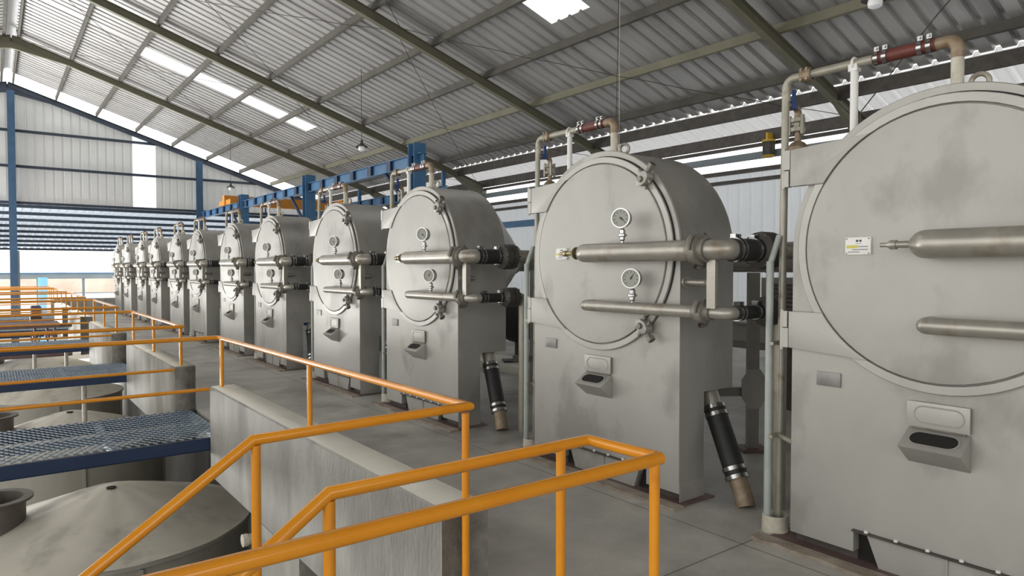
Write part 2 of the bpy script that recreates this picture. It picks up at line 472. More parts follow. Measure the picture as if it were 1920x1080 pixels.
    # bracket between pipes
    q = MB(); q.box(-.18, -.165, -1.215, -1.15, 1.40, 1.72); q.box(-.165, -.115, -1.19, -1.175, 1.40, 1.72)
    q.tube([(-.14, -1.16, 1.56), (.05, -.99, 1.56), (.05, -.8, 1.56)], [.03, .028, .022], 12)
    q.lathe([(0, 0), (.045, 0), (.045, .015), (0, .015)], (.05, -.816, 1.56), (0, 1, 0), 12)
    q.build('pipe_bracket', 'pipe', root)
    # sample chute
    q = MB()
    q.prism([(-.006, .83), (-.136, .745), (-.006, .645)], 'y', -.15, .14)
    sb = q.build('sampling_chute', 'steel', root, bevel=.004)
    mx = Matrix.Translation((-.071, -.005, .7875)) @ Matrix.Rotation(math.atan2(.085, .13), 4, 'Y').inverted()
    n_ = Vector((-.085, 0, .13)).normalized()
    e1 = Vector((0, 1, 0)); e2 = Vector((.13, 0, .085)).normalized()
    st = stadium(.22, .085)
    c0 = Vector((-.071, -.005, .7875))
    q = MB(); q.add([c0 + n_ * .003 + e1 * a + e2 * b_ for a, b_ in st], [tuple(range(len(st)))]); q.build('opening_inlay', 'dark', sb)  # flat dark inlay in place of a recess; the hole's shade is colour
    st2 = stadium(.24, .1)
    q = MB(); n2 = len(st)
    q.add([c0 + n_ * .001 + e1 * a + e2 * b_ for a, b_ in st2] + [c0 + n_ * .006 + e1 * a + e2 * b_ for a, b_ in st2] + [c0 + n_ * .006 + e1 * a + e2 * b_ for a, b_ in st],
          [(i, (i + 1) % n2, n2 + (i + 1) % n2, n2 + i) for i in range(n2)] + [(n2 + i, n2 + (i + 1) % n2, 2 * n2 + (i + 1) % n2, 2 * n2 + i) for i in range(n2)])
    q.build('opening_rim', 'steel', sb)
    q = MB(); q.box(-.03, -.016, -.15, .14, .838, .968); q.build('lid', 'steel_ring', sb, bevel=.003); lid = sb
    q = MB(); q.tube([(-.03, a - .01, b_ + .905) for a, b_ in stadium(.23, .085)] + [(-.03, stadium(.23, .085)[0][0] - .01, .905 + stadium(.23, .085)[0][1])], .004, 6)
    q.build('lid_bead', 'steel', lid)
    q = MB(); q.tube([(-.016, -.13, .832), (-.016, .12, .832)], .007, 8); q.build('lid_hinge', 'cast', lid)
    # plates
    q = MB(); q.box(-.016, -.006, .50, .64, .98, 1.06); q.build('type_plate', 'plate', root, bevel=.002)
    q = MB(); q.box(-.054, -.038, .325, .463, ZC - .04, ZC + .055); wp = q.build('rating_plate', 'white', root, bevel=.002)
    q = MB(); q.box(-.0555, -.0535, .395, .455, ZC - .004, ZC + .012); q.build('yellow_tape', 'yellowtape', wp)
    q = MB()
    for yc in (.398, .380): q.box(-.0555, -.0535, yc - .006, yc + .006, ZC + .03, ZC + .041)
    for sy in (.455, .335):
        for sz in (-.033, .047): q.box(-.0555, -.0535, sy - .003, sy + .003, ZC + sz - .003, ZC + sz + .003)
    q.build('lettering', 'ink', wp)
    q = MB()
    for (ya, yb, zz) in ((.34, .392, .004), (.34, .425, -.012), (.385, .448, -.025)): q.box(-.0555, -.0535, ya, yb, ZC + zz - .003, ZC + zz + .003)
    q.box(-.0555, -.0535, .375, .405, ZC + .019, ZC + .022)
    q.build('small_print', 'inkgrey', wp)
    # lifting eye
    q = MB(); q.torus((.17, -.1, 2.60), (1, .3, 0), .038, .013, 18, 8); q.lathe([(.03, 0), (.03, .01), (0, .01)], (.17, -.1, 2.56), (0, 0, 1), 12)
    q.build('lifting_eye', 'galvpipe', root)
    # neck pipe behind
    q = MB(); q.tube([(1.32, 0, ZC), (2.25, 0, ZC)], .12, 20); q.build('rear_duct', 'steel', root)
    # drain hose below the rear chamber
    A = Vector((.44, -.70, .77)); B = Vector((.34, -1.07, .10)); D = (B - A).normalized()
    q = MB(); q.tube([A + D * .16, A + D * .69], .078, 24); h = dr = q.build('drain_hose', 'rubber', root)
    q = MB(); q.tube([A, A + D * .2], .066, 20); q.build('drain_stub', 'pipe', dr)
    for k in (.165, .22, .62, .68):
        q = MB(); q.tube([A + D * (k - .014), A + D * (k + .014)], .086, 24); q.build('hose_clamp', 'chrome', h)
    q = MB(); q.tube(fillet([A + D * .6, B + D * .02, B + Vector((-.02, -.05, -.10))], .05, 5), .065, 20); q.build('floor_elbow', 'bronze', dr)
    # grouted base plate
    q = MB(); q.box(-.11, .32, -.86, .92, 0, .012); bp_ = q.build('base_plate', 'brownsteel', root)
    q = MB()
    n = 22; ed = []
    for i in range(n + 1):
        y = -.88 + 1.86 * i / n
        ed.append((-.15 + random.uniform(-.014, .014), y))
    poly = ed + [(-.05, .98), (-.05, -.88)]
    q.prism(poly, 'z', 0.0, .02); q.build('grout_edge', 'grout', bp_)
    return root

def make_vent(filt):
    q = MB(); q.tube(fillet([(.16, .40, 2.835), (.16, .955, 2.835), (.16, .955, 2.7)], .06, 8), .026, 16)
    q.tube([(.155, .955, 2.72), (.12, .955, .06)], .023, 14)
    root = q.build('vent_pipe', 'galvpipe', filt)
    q = MB(); q.lathe([(.05, 0), (.05, .02), (.035, .022), (.035, .03)], (.16, 0, 2.565), (0, 0, 1), 16)
    q.tube([(.16, 0, 2.57), (.16, 0, 2.76)], .030, 16); q.build('riser', 'pvcwhite', root)
    q = MB(); q.tube(fillet([(.16, 0, 2.74), (.16, 0, 2.835), (.16, .12, 2.835)], .06, 8), .032, 16); q.build('elbow', 'bronze', root)
    q = MB(); q.tube([(.16, .10, 2.835), (.16, .42, 2.835)], .035, 18); q.build('red_hose', 'redhose', root); h = root
    for y in (.13, .175, .355, .40):
        q = MB(); q.tube([(.16, y - .012, 2.835), (.16, y + .012, 2.835)], .041, 18); q.box(.14, .18, y - .013, y + .013, 2.87, 2.895)
        q.tube([(.13, y, 2.885), (.19, y, 2.885)], .007, 8)
        q.build('hose_clamp', 'chrome', h)
    q = MB(); q.lathe([(.033, -.035), (.04, -.03), (.04, .03), (.033, .035)], (.16, .82, 2.835), (0, 1, 0), 12)
    q.box(.125, .195, .80, .815, 2.80, 2.875); q.box(.125, .195, .835, .85, 2.80, 2.875)
    q.build('union', 'bronze', root)
    q = MB(); q.tube([(.16, .53, 2.37), (.16, .53, 2.80)], .022, 14); q.box(.135, .185, .505, .555, 2.79, 2.83); q.torus((.16, .53, 2.835), (0, 1, 0), .032, .008, 14, 6)
    q.build('support_post', 'white', root)
    # branch with valve, union and trap
    q = MB(); q.tube(fillet([(.15, .955, 2.68), (.30, .955, 2.68), (.30, .955, 2.60)], .05, 6), .022, 12)
    q.tube([(.30, .955, 2.62), (.30, .955, 2.36)], .02, 12)
    q.build('branch', 'bronze', root); br = root
    q = MB(); q.lathe([(.02, 0), (.045, .005), (.045, .03), (.03, .035), (.03, .06), (.045, .065), (.045, .09), (.02, .095)], (.30, .955, 2.525), (0, 0, 1), 8)
    for a in range(3): q.box(.30 + .05 * cos(a * 2.1) - .009, .30 + .05 * cos(a * 2.1) + .009, .955 + .05 * sin(a * 2.1) - .009, .955 + .05 * sin(a * 2.1) + .009, 2.51, 2.63)
    q.build('coupling', 'galvpipe', br)
    q = MB(); q.lathe([(0, 0), (.04, .01), (.065, .04), (.065, .07), (.04, .1), (.02, .11)], (.30, .955, 2.36), (0, 0, 1), 16); q.tube([(.30, .955, 2.40), (.44, .955, 2.38), (.44, .955, 2.28)], .024, 10)
    q.build('steam_trap', 'bronze', br)
    q = MB(); q.box(.215, .24, .935, .95, 2.68, 2.78); q.box(.19, .25, .93, .98, 2.66, 2.70); q.build('valve_handle', 'bluevalve', br)
    # second pipe and floor collar
    q = MB(); q.tube([(.045, .985, .05), (.05, .985, 1.70)], .023, 14); q.tube([(.05, .985, 1.68), (.10, .955, 1.86)], .019, 10); q.build('plastic_pipe', 'pvc', root)
    q = MB(); q.lathe([(0, .06), (.066, .06), (.07, .11), (.078, .11), (.08, 0)], (.085, .955, 0), (0, 0, 1), 20); q.build('floor_collar', 'pvcwhite', root)
    for z in (.61, 1.19):
        q = MB(); q.box(.02, .15, .94, .97, z - .01, z + .01); q.tube([(.0, .79, z), (.10, .95, z)], .016, 10); q.build('pipe_clip', 'galvpipe', root)
    return root

near_edges = [.63, 3.07, 5.92, 8.28, 11.08, 13.43, 16.27, 18.56, 21.40, 23.75, 26.6, 28.9]
ordn = ['first', 'second', 'third', 'fourth', 'fifth', 'sixth', 'seventh', 'eighth', 'ninth', 'tenth', 'eleventh', 'twelfth']
proto_f = make_filter(); make_vent(proto_f)
for i, ye in enumerate(near_edges):
    f = proto_f if i == 0 else copy_tree(proto_f)
    f.location = (X0, ye + .8, 0)
    if i == 0: first = f
    if i == 0:
        lf = 'nearest grey steel round-topped filter, largest one, cut off by the right edge of the photo'
    elif i == 11:
        lf = 'farthest and smallest round-topped steel filter at the far end of the row'
    else:
        lf = f'round-topped grey steel filter with two gauges, {ordn[i]} from the camera in the row'
    tag(f, lf, 'filter', 'round-topped steel filters standing in one row')

# on the nearest filter the gauges sit farther along and the pipe tip is plain steel
for ch in first.children_recursive:
    if ch.name.split('.')[0] == 'pressure_gauge': ch.location.y -= .14
    if ch.name.split('.')[0] == 'nozzle':
        ch.material_slots[0].link = 'OBJECT'; ch.material_slots[0].material = M['pipe']; ch.location.y -= .05
# header pipe behind the filters
h = thing('header_pipe', 'long grey header pipe running low along the back of the filter row', 'pipe', (X0 + 2.40, 0, 0))
q = MB(); q.tube([(0, .2, ZC), (0, 31, ZC)], .15, 20); q.build('pipe', 'steel', h)
for y in (2.6, 7.6, 12.6, 17.6, 22.6, 27.6):
    q = MB(); q.box(-.06, .06, y - .06, y + .06, 0, ZC - .1); q.box(-.14, .14, y - .1, y + .1, 0, .02); q.build('leg', 'greysheet', h)

# octagon stand behind second and third filter
for i, (x, y, lab) in enumerate(((5.46, 3.55, 'grey steel stand with octagonal joint plate behind the second filter'), (5.46, 6.45, 'grey steel stand with octagonal joint plate behind the third filter'))):
    r = thing('pipe_stand', lab, 'stand', (x, y, 0), -.62)
    q = MB(); q.box(-.05, .05, .02, .08, 0, 1.62); q.build('column', 'greysheet', r)
    q = MB(); q.prism([(-.05, .75), (.05, .75), (.115, .65), (.115, .5), (.05, .39), (-.05, .39), (-.115, .5), (-.115, .65)], 'y', 0, .02); q.build('joint_plate', 'steel', r)
    q = MB(); q.box(-.42, -.05, .03, .07, .50, .58); q.build('arm', 'greysheet', r)
    q = MB(); q.box(-.12, .12, -.06, .16, 0, .03); q.build('foot_plate', 'brownsteel', r)

# ------------------------------------------------------------------ platform, parapets, catwalks
YE = 32.5
fl = MB(); fl.box(1.9, 14.2, -8, 31.6, -.34, 0)
struct(fl.build('floor', 'floor'))
q = MB(); q.box(1.68, 14.2, 31.6, 31.85, -.34, .5); struct(q.build('wall_platform_end', 'concrete'))
# blocks of raised kerb
blocks = [(2.70, 7.0), (8.64, 12.15), (13.8, 17.3), (18.95, 22.45), (24.1, 27.6), (29.2, 31.59)]
cat_y = [7.13, 12.28, 17.43, 22.58, 27.7]
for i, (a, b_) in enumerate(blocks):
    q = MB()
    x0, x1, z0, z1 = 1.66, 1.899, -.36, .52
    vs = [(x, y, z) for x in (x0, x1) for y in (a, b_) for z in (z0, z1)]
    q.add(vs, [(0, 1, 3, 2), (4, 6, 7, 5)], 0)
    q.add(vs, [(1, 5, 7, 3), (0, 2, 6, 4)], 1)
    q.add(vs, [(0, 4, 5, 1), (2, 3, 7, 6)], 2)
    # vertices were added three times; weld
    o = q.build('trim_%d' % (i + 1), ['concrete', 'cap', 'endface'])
    struct(o)
    import bmesh
    bm = bmesh.new(); bm.from_mesh(o.data); bmesh.ops.remove_doubles(bm, verts=bm.verts, dist=1e-4)
    bmesh.ops.bevel(bm, geom=[e for e in bm.edges if e.calc_face_angle(0) > .6], offset=.012, segments=2, affect='EDGES'); bm.to_mesh(o.data); bm.free()
# piers under the platform edge
for i, (y0, y1) in enumerate(((4.62, 5.55),)):
    q = MB(); q.box(1.665, 2.3, y0, y1, -3.4, -.361); struct(q.build('trim_%d' % (20 + i), 'concrete'))
q = MB(); q.box(3.2, 3.4, -8, 31.85, -3.4, -.345); struct(q.build('wall_pit_blocker', 'pit'))  # added dark wall, blocks light in the void under the platform
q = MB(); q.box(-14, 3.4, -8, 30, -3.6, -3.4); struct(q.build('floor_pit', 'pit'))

def handrail(lab, rails, posts, r=.02, rp=.018, group='orange handrails'):
    t = thing('handrail', lab, 'handrail', (0, 0, 0), 0, group)
    for nm, pts, rr in rails:
        q = MB(); q.tube(pts, rr, 16); q.build(nm, 'orange', t)
    for (x, y, z0, z1) in posts:
        q = MB(); q.tube([(x, y, z0), (x, y, z1)], rp, 16); q.build('post', 'orange', t)
    return t
XR = 1.75; ZR = .985
# nearest U of rails
handrail('nearest orange handrail, narrow U of two bars closed at its right end in front',
         [('top_rail', [(-3.2, 1.57, ZR + .02), (1.85, 1.57, ZR + .005)], .0225),
          ('top_rail', [(-.95, 1.925, -.22), (.785, 1.925, ZR), (1.84, 1.925, ZR), (1.85, 1.59, ZR + .005)], .0215)],
         [(1.82, 1.57, 0, ZR), (1.70, 1.925, 0, ZR - .01), (.785, 1.925, .0, ZR - .02), (-1.2, 1.57, 0, ZR), (-.6, 1.925, -1.2, 0)], rp=.0185)
b0 = blocks[0]
handrail('orange handrail on the nearest concrete kerb, turning down the stairs at lower left',
         [('top_rail', [(-3, 7.02, ZR), (XR, 7.02, ZR), (XR, 2.63, ZR + .03), (.775, 2.63, ZR + .02), (-1.0, 2.63, -.22)], .021),
          ('mid_rail', [(-3, 7.02, .49), (1.66, 7.02, .49)], .017)],
         [(XR, 6.9, .5, ZR), (XR, 4.62, .5, ZR), (1.735, 2.63, .0, ZR), (.785, 2.63, 0, ZR), (-2.4, 7.02, 0, ZR), (-.6, 2.63, -1.2, .1)])
labs = ['second', 'third', 'fourth', 'fifth', 'farthest']
for i, (a, b_) in enumerate(blocks[1:]):
    last = i == len(blocks) - 2
    y0, y1 = a - .03, b_ - .02
    pts = [(-3, y0, ZR), (XR, y0, ZR), (XR, y1, ZR)] + ([(-3, y1, ZR)] if True else [])
    rails = [('top_rail', pts, .0205), ('mid_rail', [(-3, y0, .49), (1.66, y0, .49)], .017)]
    if not last: rails.append(('mid_rail', [(-3, y1 + .04, .49), (1.66, y1 + .04, .49)], .017))
    n = 2
    posts = [(XR, y0 + .08 + (y1 - y0 - .16) * k / n, .5, ZR) for k in range(n + 1)] + [(-2.4, y0, 0, ZR), (-2.4, y1, 0, ZR), (-.6, y1, 0, ZR)]
    handrail(f'orange handrail around the {labs[i]} concrete kerb counted from the camera', rails, posts)

# catwalks with expanded metal
def make_catwalk():
    t = thing('catwalk', 'x', 'catwalk')
    x0, x1, w = -3.2, 1.895, 1.50
    for y in (0, w):
        q = MB(); q.box(x0, x1, y - .022, y + .022, -.135, -.012); q.box(x0, x1, y - .022 if y == 0 else y - .06, y + .06 if y == 0 else y + .022, -.135, -.125)
        q.build('side_channel', 'navy', t)
    for k in range(6):
        x = x1 - .06 - k * .95
        q = MB(); q.box(x - .025, x + .025, .03, w - .03, -.11, -.02); q.build('cross_bar', 'meshblue', t)
    q = MB(); q.box(x0, x1, w * .5 - .02, w * .5 + .02, -.1, -.02); q.build('middle_bar', 'meshblue', t)
    # expanded metal deck : zig-zag ribbons
    q = MB()
    px, py, wd = .075, .135, .0058
    nx = int((x1 - x0) / px); ny = int((w + .03) / py)
    for j in range(ny):
        yb = -.02 + j * py
        for sgn in (0, 1):
            vs = []
            for i in range(2 * nx + 1):
                x = x0 + i * px / 2
                y = yb + (i % 2) * py / 2 if sgn == 0 else yb + py - (i % 2) * py / 2
                vs += [(x - wd, y - wd, 0), (x + wd, y + wd, .007)]
            q.add(vs, [(2 * i, 2 * i + 2, 2 * i + 3, 2 * i + 1) for i in range(2 * nx)])
    q.build('mesh_deck', 'meshblue', t, smooth=False)
    return t
cw = make_catwalk()
cl = ['nearest blue catwalk with expanded metal deck, butting the kerb at left', 'second blue mesh catwalk across the pit, beyond the nearest one',
      'third blue mesh catwalk across the pit from the camera', 'fourth blue mesh catwalk, far across the pit', 'farthest blue mesh catwalk across the pit']
for i, y in enumerate(cat_y):
    c = cw if i == 0 else copy_tree(cw)
    c.location = (0, y + .02, 0); tag(c, cl[i], 'catwalk', 'blue mesh catwalks across the pit')
# deck the photographer stands on, stair landing, stair
q = MB(); q.box(-3.2, 1.66, -1.2, 1.55, -.12, -.0); struct(q.build('floor_walkway', 'floor'))
q = MB(); q.box(.75, 1.89, 1.94, 2.68, -.12, -.0); struct(q.build('floor_landing', 'floor'))
st = thing('stairs', 'dark blue steel stairs going down between the two nearest sloping handrails', 'stairs', (0, 0, 0))
for k in range(7):
    q = MB(); q.box(.74 - .26 * (k + 1), .74 - .26 * k, 1.98, 2.60, -.18 * (k + 1) - .03, -.18 * (k + 1)); q.build('step', 'navy', st)
for y in (1.95, 2.62):
    q = MB(); q.prism([(.75, -.02), (.75, -.22), (-1.1, -1.5), (-1.1, -1.3)], 'y', y - .015, y + .015); q.build('stringer', 'navy', st)

# tanks below the catwalks
def make_tank():
    t = thing('settling_tank', 'x', 'tank')
    R = 1.45; zr = -1.25
    q = MB(); n = 64
    vs = [(0, 0, zr + .44)]; fs = []
    rings = [(.06, .435), (.3, .38), (.7, .25), (1.1, .11), (1.4, .012), (1.47, 0)]
    for (r, dz) in rings:
        for j in range(n):
            a = 2 * pi * j / n
            crease = .022 * (r / R) * abs(sin(a * 6)) * (1 if r < 1.4 else .2)
            vs.append((r * cos(a), r * sin(a), zr + dz + crease))
    for j in range(n): fs.append((0, 1 + j, 1 + (j + 1) % n))
    for k in range(len(rings) - 1):
        for j in range(n):
            a0 = 1 + k * n + j; a1 = 1 + k * n + (j + 1) % n
            fs.append((a0, a0 + n, a1 + n, a1))
    q.add(vs, fs); cover = q.build('cone_cover', 'tank', t)
    q = MB(); q.lathe([(.05, .0), (.05, .012), (.0, .012)], (-.03, -.1, zr + .425), (0, 0, 1), 16); q.build('cover_hole', 'dark', cover)
    q = MB(); q.lathe([(R, -2.1), (R, 0), (R + .03, 0), (R + .03, -.04), (R + .005, -.05)], (0, 0, zr), (0, 0, 1), n)
    for a in (3.6, 4.75, 5.9): q.box(R * cos(a) - .015, R * cos(a) + .015, R * sin(a) - .03, R * sin(a), zr - 2.1, zr - .05)
    q.build('tank_wall', 'tankwall', t)
    q = MB(); q.lathe([(.29, -.2), (.29, .2), (.36, .2), (.36, .225), (.27, .225), (.27, -.05), (0, -.05)], (-1.10, .10, zr + .24), (0, 0, 1), 40); q.build('manhole_collar', ['collar'], t)
    q = MB(); q.lathe([(0, 0), (.265, 0)], (-1.10, .10, zr + .28), (0, 0, 1), 32); q.build('manhole_inside', 'dark', t)
    return t
tk = make_tank()
tl = ['nearest round tank with dull conical cover under the nearest catwalk, lower left', 'second round tank with conical cover beyond the nearest catwalk', 'third round tank, beyond the second catwalk', 'fourth round tank, beyond the third catwalk']
for i in range(4):
    c = tk if i == 0 else copy_tree(tk)
    c.location = (1.07, 8.95 + 5.15 * i, 0); tag(c, tl[i], 'tank', 'cone-covered tanks in the pit')
q = MB(); q.tube([(1.75, 5.60, -.52), (1.57, 5.60, -.52)], .042, 16); q.lathe([(.05, 0), (.05, .04), (0, .04)], (1.60, 5.60, -.52), (-1, 0, 0), 16)
tag(q.build('drain_spout', 'pvcwhite'), 'short white plastic pipe end poking out of the kerb wall beside the nearest tank', 'pipe')

# white posts under 2nd/3rd catwalk
for i, (x, y, lab) in enumerate(((1.16, 12.9, 'white pipe post standing under the right end of the second catwalk'), (.72, 18.1, 'white pipe post under the middle of the third catwalk'), (1.3, 18.1, 'white pipe post under the right end of the third catwalk'))):
    q = MB(); q.tube([(x, y, -.9), (x, y, -.13)], .035, 12); q.lathe([(0.06, 0), (0.06, .02), (0, .02)], (x, y, -.93), (0, 0, 1), 12)
    tag(q.build('pipe_post', 'pvcwhite'), lab, 'post')

# ------------------------------------------------------------------ roof
XRIDGE = .6; ZRIDGE = 8.7; SL = .325
def rz(x): return ZRIDGE - SL * abs(x - XRIDGE)
def sheet(x0, x1, y0, y1, name, m, dz=.26, pitch=.3, rib=.065):
    """corrugated sheet, ribs run down the slope"""
    q = MB(); prof = []
    y = y0
    while y < y1 - 1e-6:
        for dy, h in ((0, 0), (.19, 0), (.215, rib), (.275, rib)):
            if y + dy <= y1: prof.append((y + dy, h))
        y += pitch
    prof.append((y1, 0))
    vs = []; n = len(prof)
    K = 2
    for k in range(K):
        x = x0 + (x1 - x0) * k / (K - 1)
        for (yy, h) in prof: vs.append((x, yy, rz(x) + dz + h))
    fs = [(k * n + i, k * n + i + 1, (k + 1) * n + i + 1, (k + 1) * n + i) for k in range(K - 1) for i in range(n - 1)]
    q.add(vs, fs)
    return q
EAVE = 12.55; XE = 13.75
SKY = [(9.0, 10.05), (21.95, 22.85)]
roofmb = MB()
ys = [-8]
for a, b_ in SKY: ys += [a, b_]
ys += [31.35]
for i in range(len(ys) - 1):
    y0, y1 = ys[i], ys[i + 1]
    if (y0, y1) in SKY:
        for xa, xb in ((XRIDGE + .12, 3.5), (8.62, EAVE)):
            s_ = sheet(xa, xb, y0, y1, '', ''); roofmb.add(s_.v, s_.f)
    else:
        s_ = sheet(XRIDGE + .12, EAVE, y0, y1, '', ''); roofmb.add(s_.v, s_.f)
struct(roofmb.build('ceiling', 'roof', smooth=False))
s_ = sheet(-12.6, XRIDGE - .12, -8, 31.35, '', ''); struct(s_.build('ceiling_left_slope', 'roof', smooth=False))
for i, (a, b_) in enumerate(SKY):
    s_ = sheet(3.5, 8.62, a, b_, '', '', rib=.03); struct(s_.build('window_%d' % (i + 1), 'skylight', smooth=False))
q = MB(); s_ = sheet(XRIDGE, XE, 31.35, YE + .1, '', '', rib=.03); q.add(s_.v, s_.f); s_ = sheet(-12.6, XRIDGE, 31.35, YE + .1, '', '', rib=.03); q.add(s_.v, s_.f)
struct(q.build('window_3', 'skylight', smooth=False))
s_ = sheet(EAVE, XE, -8, 31.35, '', '', dz=.24); struct(s_.build('ceiling_eave', 'eave', smooth=False))
q = MB(); q.prism([(XRIDGE - .45, rz(XRIDGE - .45) + .34), (XRIDGE, rz(XRIDGE) + .38), (XRIDGE + .45, rz(XRIDGE + .45) + .34), (XRIDGE, rz(XRIDGE) + .36)], 'y', -8, 31.4)
struct(q.build('ceiling_ridge_cap', 'eave'))

def ibeam(mb, p0, p1, h, w, tf=.014, tw=.01, up=Vector((0, 0, 1))):
    p0, p1 = Vector(p0), Vector(p1)
    t = (p1 - p0).normalized(); s = t.cross(up).normalized(); u = s.cross(t)
    prof = [(-w / 2, -h / 2), (w / 2, -h / 2), (w / 2, -h / 2 + tf), (tw / 2, -h / 2 + tf), (tw / 2, h / 2 - tf), (w / 2, h / 2 - tf), (w / 2, h / 2), (-w / 2, h / 2), (-w / 2, h / 2 - tf), (-tw / 2, h / 2 - tf), (-tw / 2, -h / 2 + tf), (-w / 2, -h / 2 + tf)]
    vs = [p + s * a + u * b_ for p in (p0, p1) for a, b_ in prof]
    n = 12
    mb.add(vs, [(i, (i + 1) % n, n + (i + 1) % n, n + i) for i in range(n)] + [(0, 1, 2, 3, 10, 11), (3, 4, 9, 10), (4, 5, 6, 7, 8, 9)] + [(12, 23, 22, 15, 14, 13), (15, 22, 21, 16), (16, 21, 20, 19, 18, 17)])

raf = [(0.0, 'first'), (6.5, 'nearest visible'), (13.0, 'second visible'), (19.5, 'third visible'), (26.0, 'fourth visible'), (YE, 'end wall')]
for i, (y, w_) in enumerate(raf):
    lab = ['roof rafter directly over the camera', 'olive roof rafter crossing above the nearest filter at upper right', 'olive roof rafter running down behind the second filter',
           'olive roof rafter with its foot column behind the third filter', 'olive roof rafter second in front of the end wall, peak at upper left', 'dark sloping rafter along the top of the end wall'][i]
    if i == 4: lab = 'olive roof rafter next before the end wall, peak at upper left'
    r = thing('roof_rafter', lab, 'rafter', (0, 0, 0), 0, 'roof rafters')
    m_ = 'olive' if i < 5 else 'slate'
    for sgn in (1, -1):
        xe = XRIDGE + sgn * (13.6 - XRIDGE)
        q = MB(); ibeam(q, (XRIDGE, y, rz(XRIDGE)), (xe, y, rz(xe)), .2, .13)
        q.prism([(XRIDGE, rz(XRIDGE) - .08), (XRIDGE + sgn * 1.4, rz(XRIDGE + 1.4) - .1), (XRIDGE, rz(XRIDGE) - .30)], 'y', y - .05, y + .05)
        q.build('beam', m_, r)
        q = MB(); q.prism([(xe, rz(xe) - .08), (xe - sgn * 1.2, rz(xe - sgn * 1.2) - .09), (xe - sgn * .1, rz(xe) - .40), (xe, rz(xe) - .40)], 'y', y - .05, y + .05)
        q.box(xe - .1, xe + .1, y - .08, y + .08, -.3 if sgn > 0 else -3, rz(xe) - .06)
        q.build('column', 'olive' if i < 5 else 'slateblue', r)
# purlins
pur = [.78, 2.14, 3.5, 4.92, 6.3, 7.7, 9.1, 10.5, 11.85, 12.6, 13.6]
on2 = ['first', 'second', 'third', 'fourth', 'fifth', 'sixth', 'seventh', 'eighth', 'ninth', 'tenth', 'lowest']
for i, x in enumerate(pur):
    q = MB()
    z = rz(x) + .1
    h_ = .15
    q.prism([(x - .025, z), (x + .025, z - SL * .05), (x + .025, z - SL * .05 + .012), (x - .013, z + .014), (x - .013, z + h_ - .012), (x + .025, z + h_ - .03), (x + .025, z + h_ - .02), (x - .025, z + h_)], 'y', -8, YE)
    if i >= 9: q.box(x - .03, x + .03, -8, YE, z - .1, z + .02)
    o = q.build('roof_purlin', 'olive' if i == 7 else ('darksteel' if i >= 9 else 'purlin'), smooth=False)
    tag(o, f'long roof purlin under the right-hand roof slope, {on2[i]} down from the ridge', 'purlin', 'roof purlins')
for i, x in enumerate((.42, -.94, -2.3, -3.7)):
    q = MB(); z = rz(x) + .1; q.box(x - .035, x + .035, -8, YE, z, z + .15)
    o = q.build('roof_purlin', 'purlin', smooth=False); tag(o, f'roof purlin under the left-hand roof slope, {on2[i]} from the ridge', 'purlin', 'roof purlins')
# bracing rods (sagging) between rafters
def rod(p0, p1, lab, sag=.06, r=.010):
    p0, p1 = Vector(p0), Vector(p1)
    pts = [p0.lerp(p1, k / 14) + Vector((0, 0, -sag * 4 * (k / 14) * (1 - k / 14) + .012 * sin(k * 2.4))) for k in range(15)]
    q = MB(); q.tube(pts, r, 6); tag(q.build('bracing_rod', 'darksteel'), lab, 'rod', 'thin roof bracing rods')
def rp(x, y): return (x, y, rz(x) + .04)
bays = [(6.5, 13.0, 'nearest roof bay'), (13.0, 19.5, 'second roof bay'), (19.5, 26.0, 'roof bay with the long skylight')]
for y0, y1, w_ in bays:
    for xa, xb, d_ in ((13.3, 6.9, 'rising from the eave'), (6.9, 13.3, 'falling towards the eave'),
                       (6.9, .9, 'rising to the ridge'), (.9, 6.9, 'falling from the ridge')):
        rod(rp(xa, y0 + .1), rp(xb, y1 - .1), f'thin slack rod in the {w_}, {d_}', .10, .007)
# ------------------------------------------------------------------ end wall
def vsheet_y(y, poly_fn, x0, x1, name, m, pitch=.30):
    q = MB(); xs = []
    x = x0
    while x < x1:
        for dx, h in ((0, 0), (.21, 0), (.235, .04), (.275, .04)):
            if x + dx < x1: xs.append((x + dx, h))
        x += pitch
    xs.append((x1, 0)); vs = []
    for xx, h in xs:
        lo, hi = poly_fn(xx); vs += [(xx, y + h, lo), (xx, y + h, hi)]
    q.add(vs, [(2 * i, 2 * i + 2, 2 * i + 3, 2 * i + 1) for i in range(len(xs) - 1)])
    return q.build(name, m, smooth=False)
ZW = 4.20
fn = lambda x: (ZW, max(rz(x) + .02, ZW + .01))
struct(vsheet_y(YE + .12, fn, -12, 4.8, 'wall_end', 'wallsheet'))
struct(vsheet_y(YE + .12, fn, 5.68, 13.7, 'wall_end_right', 'wallsheet'))
struct(vsheet_y(YE + .12, fn, 4.8, 5.68, 'window_4', 'skylight'))
for i, z in enumerate((6.98, 5.62, 4.22)):
    xe = min(XRIDGE + (ZRIDGE - z) / SL - .2, 13.6)
    q = MB(); q.box(2 * XRIDGE - xe, xe, YE, YE + .1, z - .05, z + .05)
    tag(q.build('wall_girt', 'slate'), ['dark horizontal girt high on the end wall', 'dark horizontal girt at mid height of the end wall', 'dark girt along the bottom edge of the end wall sheets'][i], 'girt')
for x, lab, zt in ((.69, 'tall blue column under the ridge at the left edge', 8.45), (7.36, 'blue column on the right half of the end wall', 6.4)):
    q = MB(); ibeam(q, (x, YE - .12, -3.4 if x < 1 else 0), (x, YE - .12, zt), .2, .24, up=Vector((0, 1, 0)))
    q.box(x - .12, x + .12, YE - .13, YE - .11, (-3.4 if x < 1 else 0), zt)
    tag(q.build('steel_column', 'slateblue'), lab, 'column')

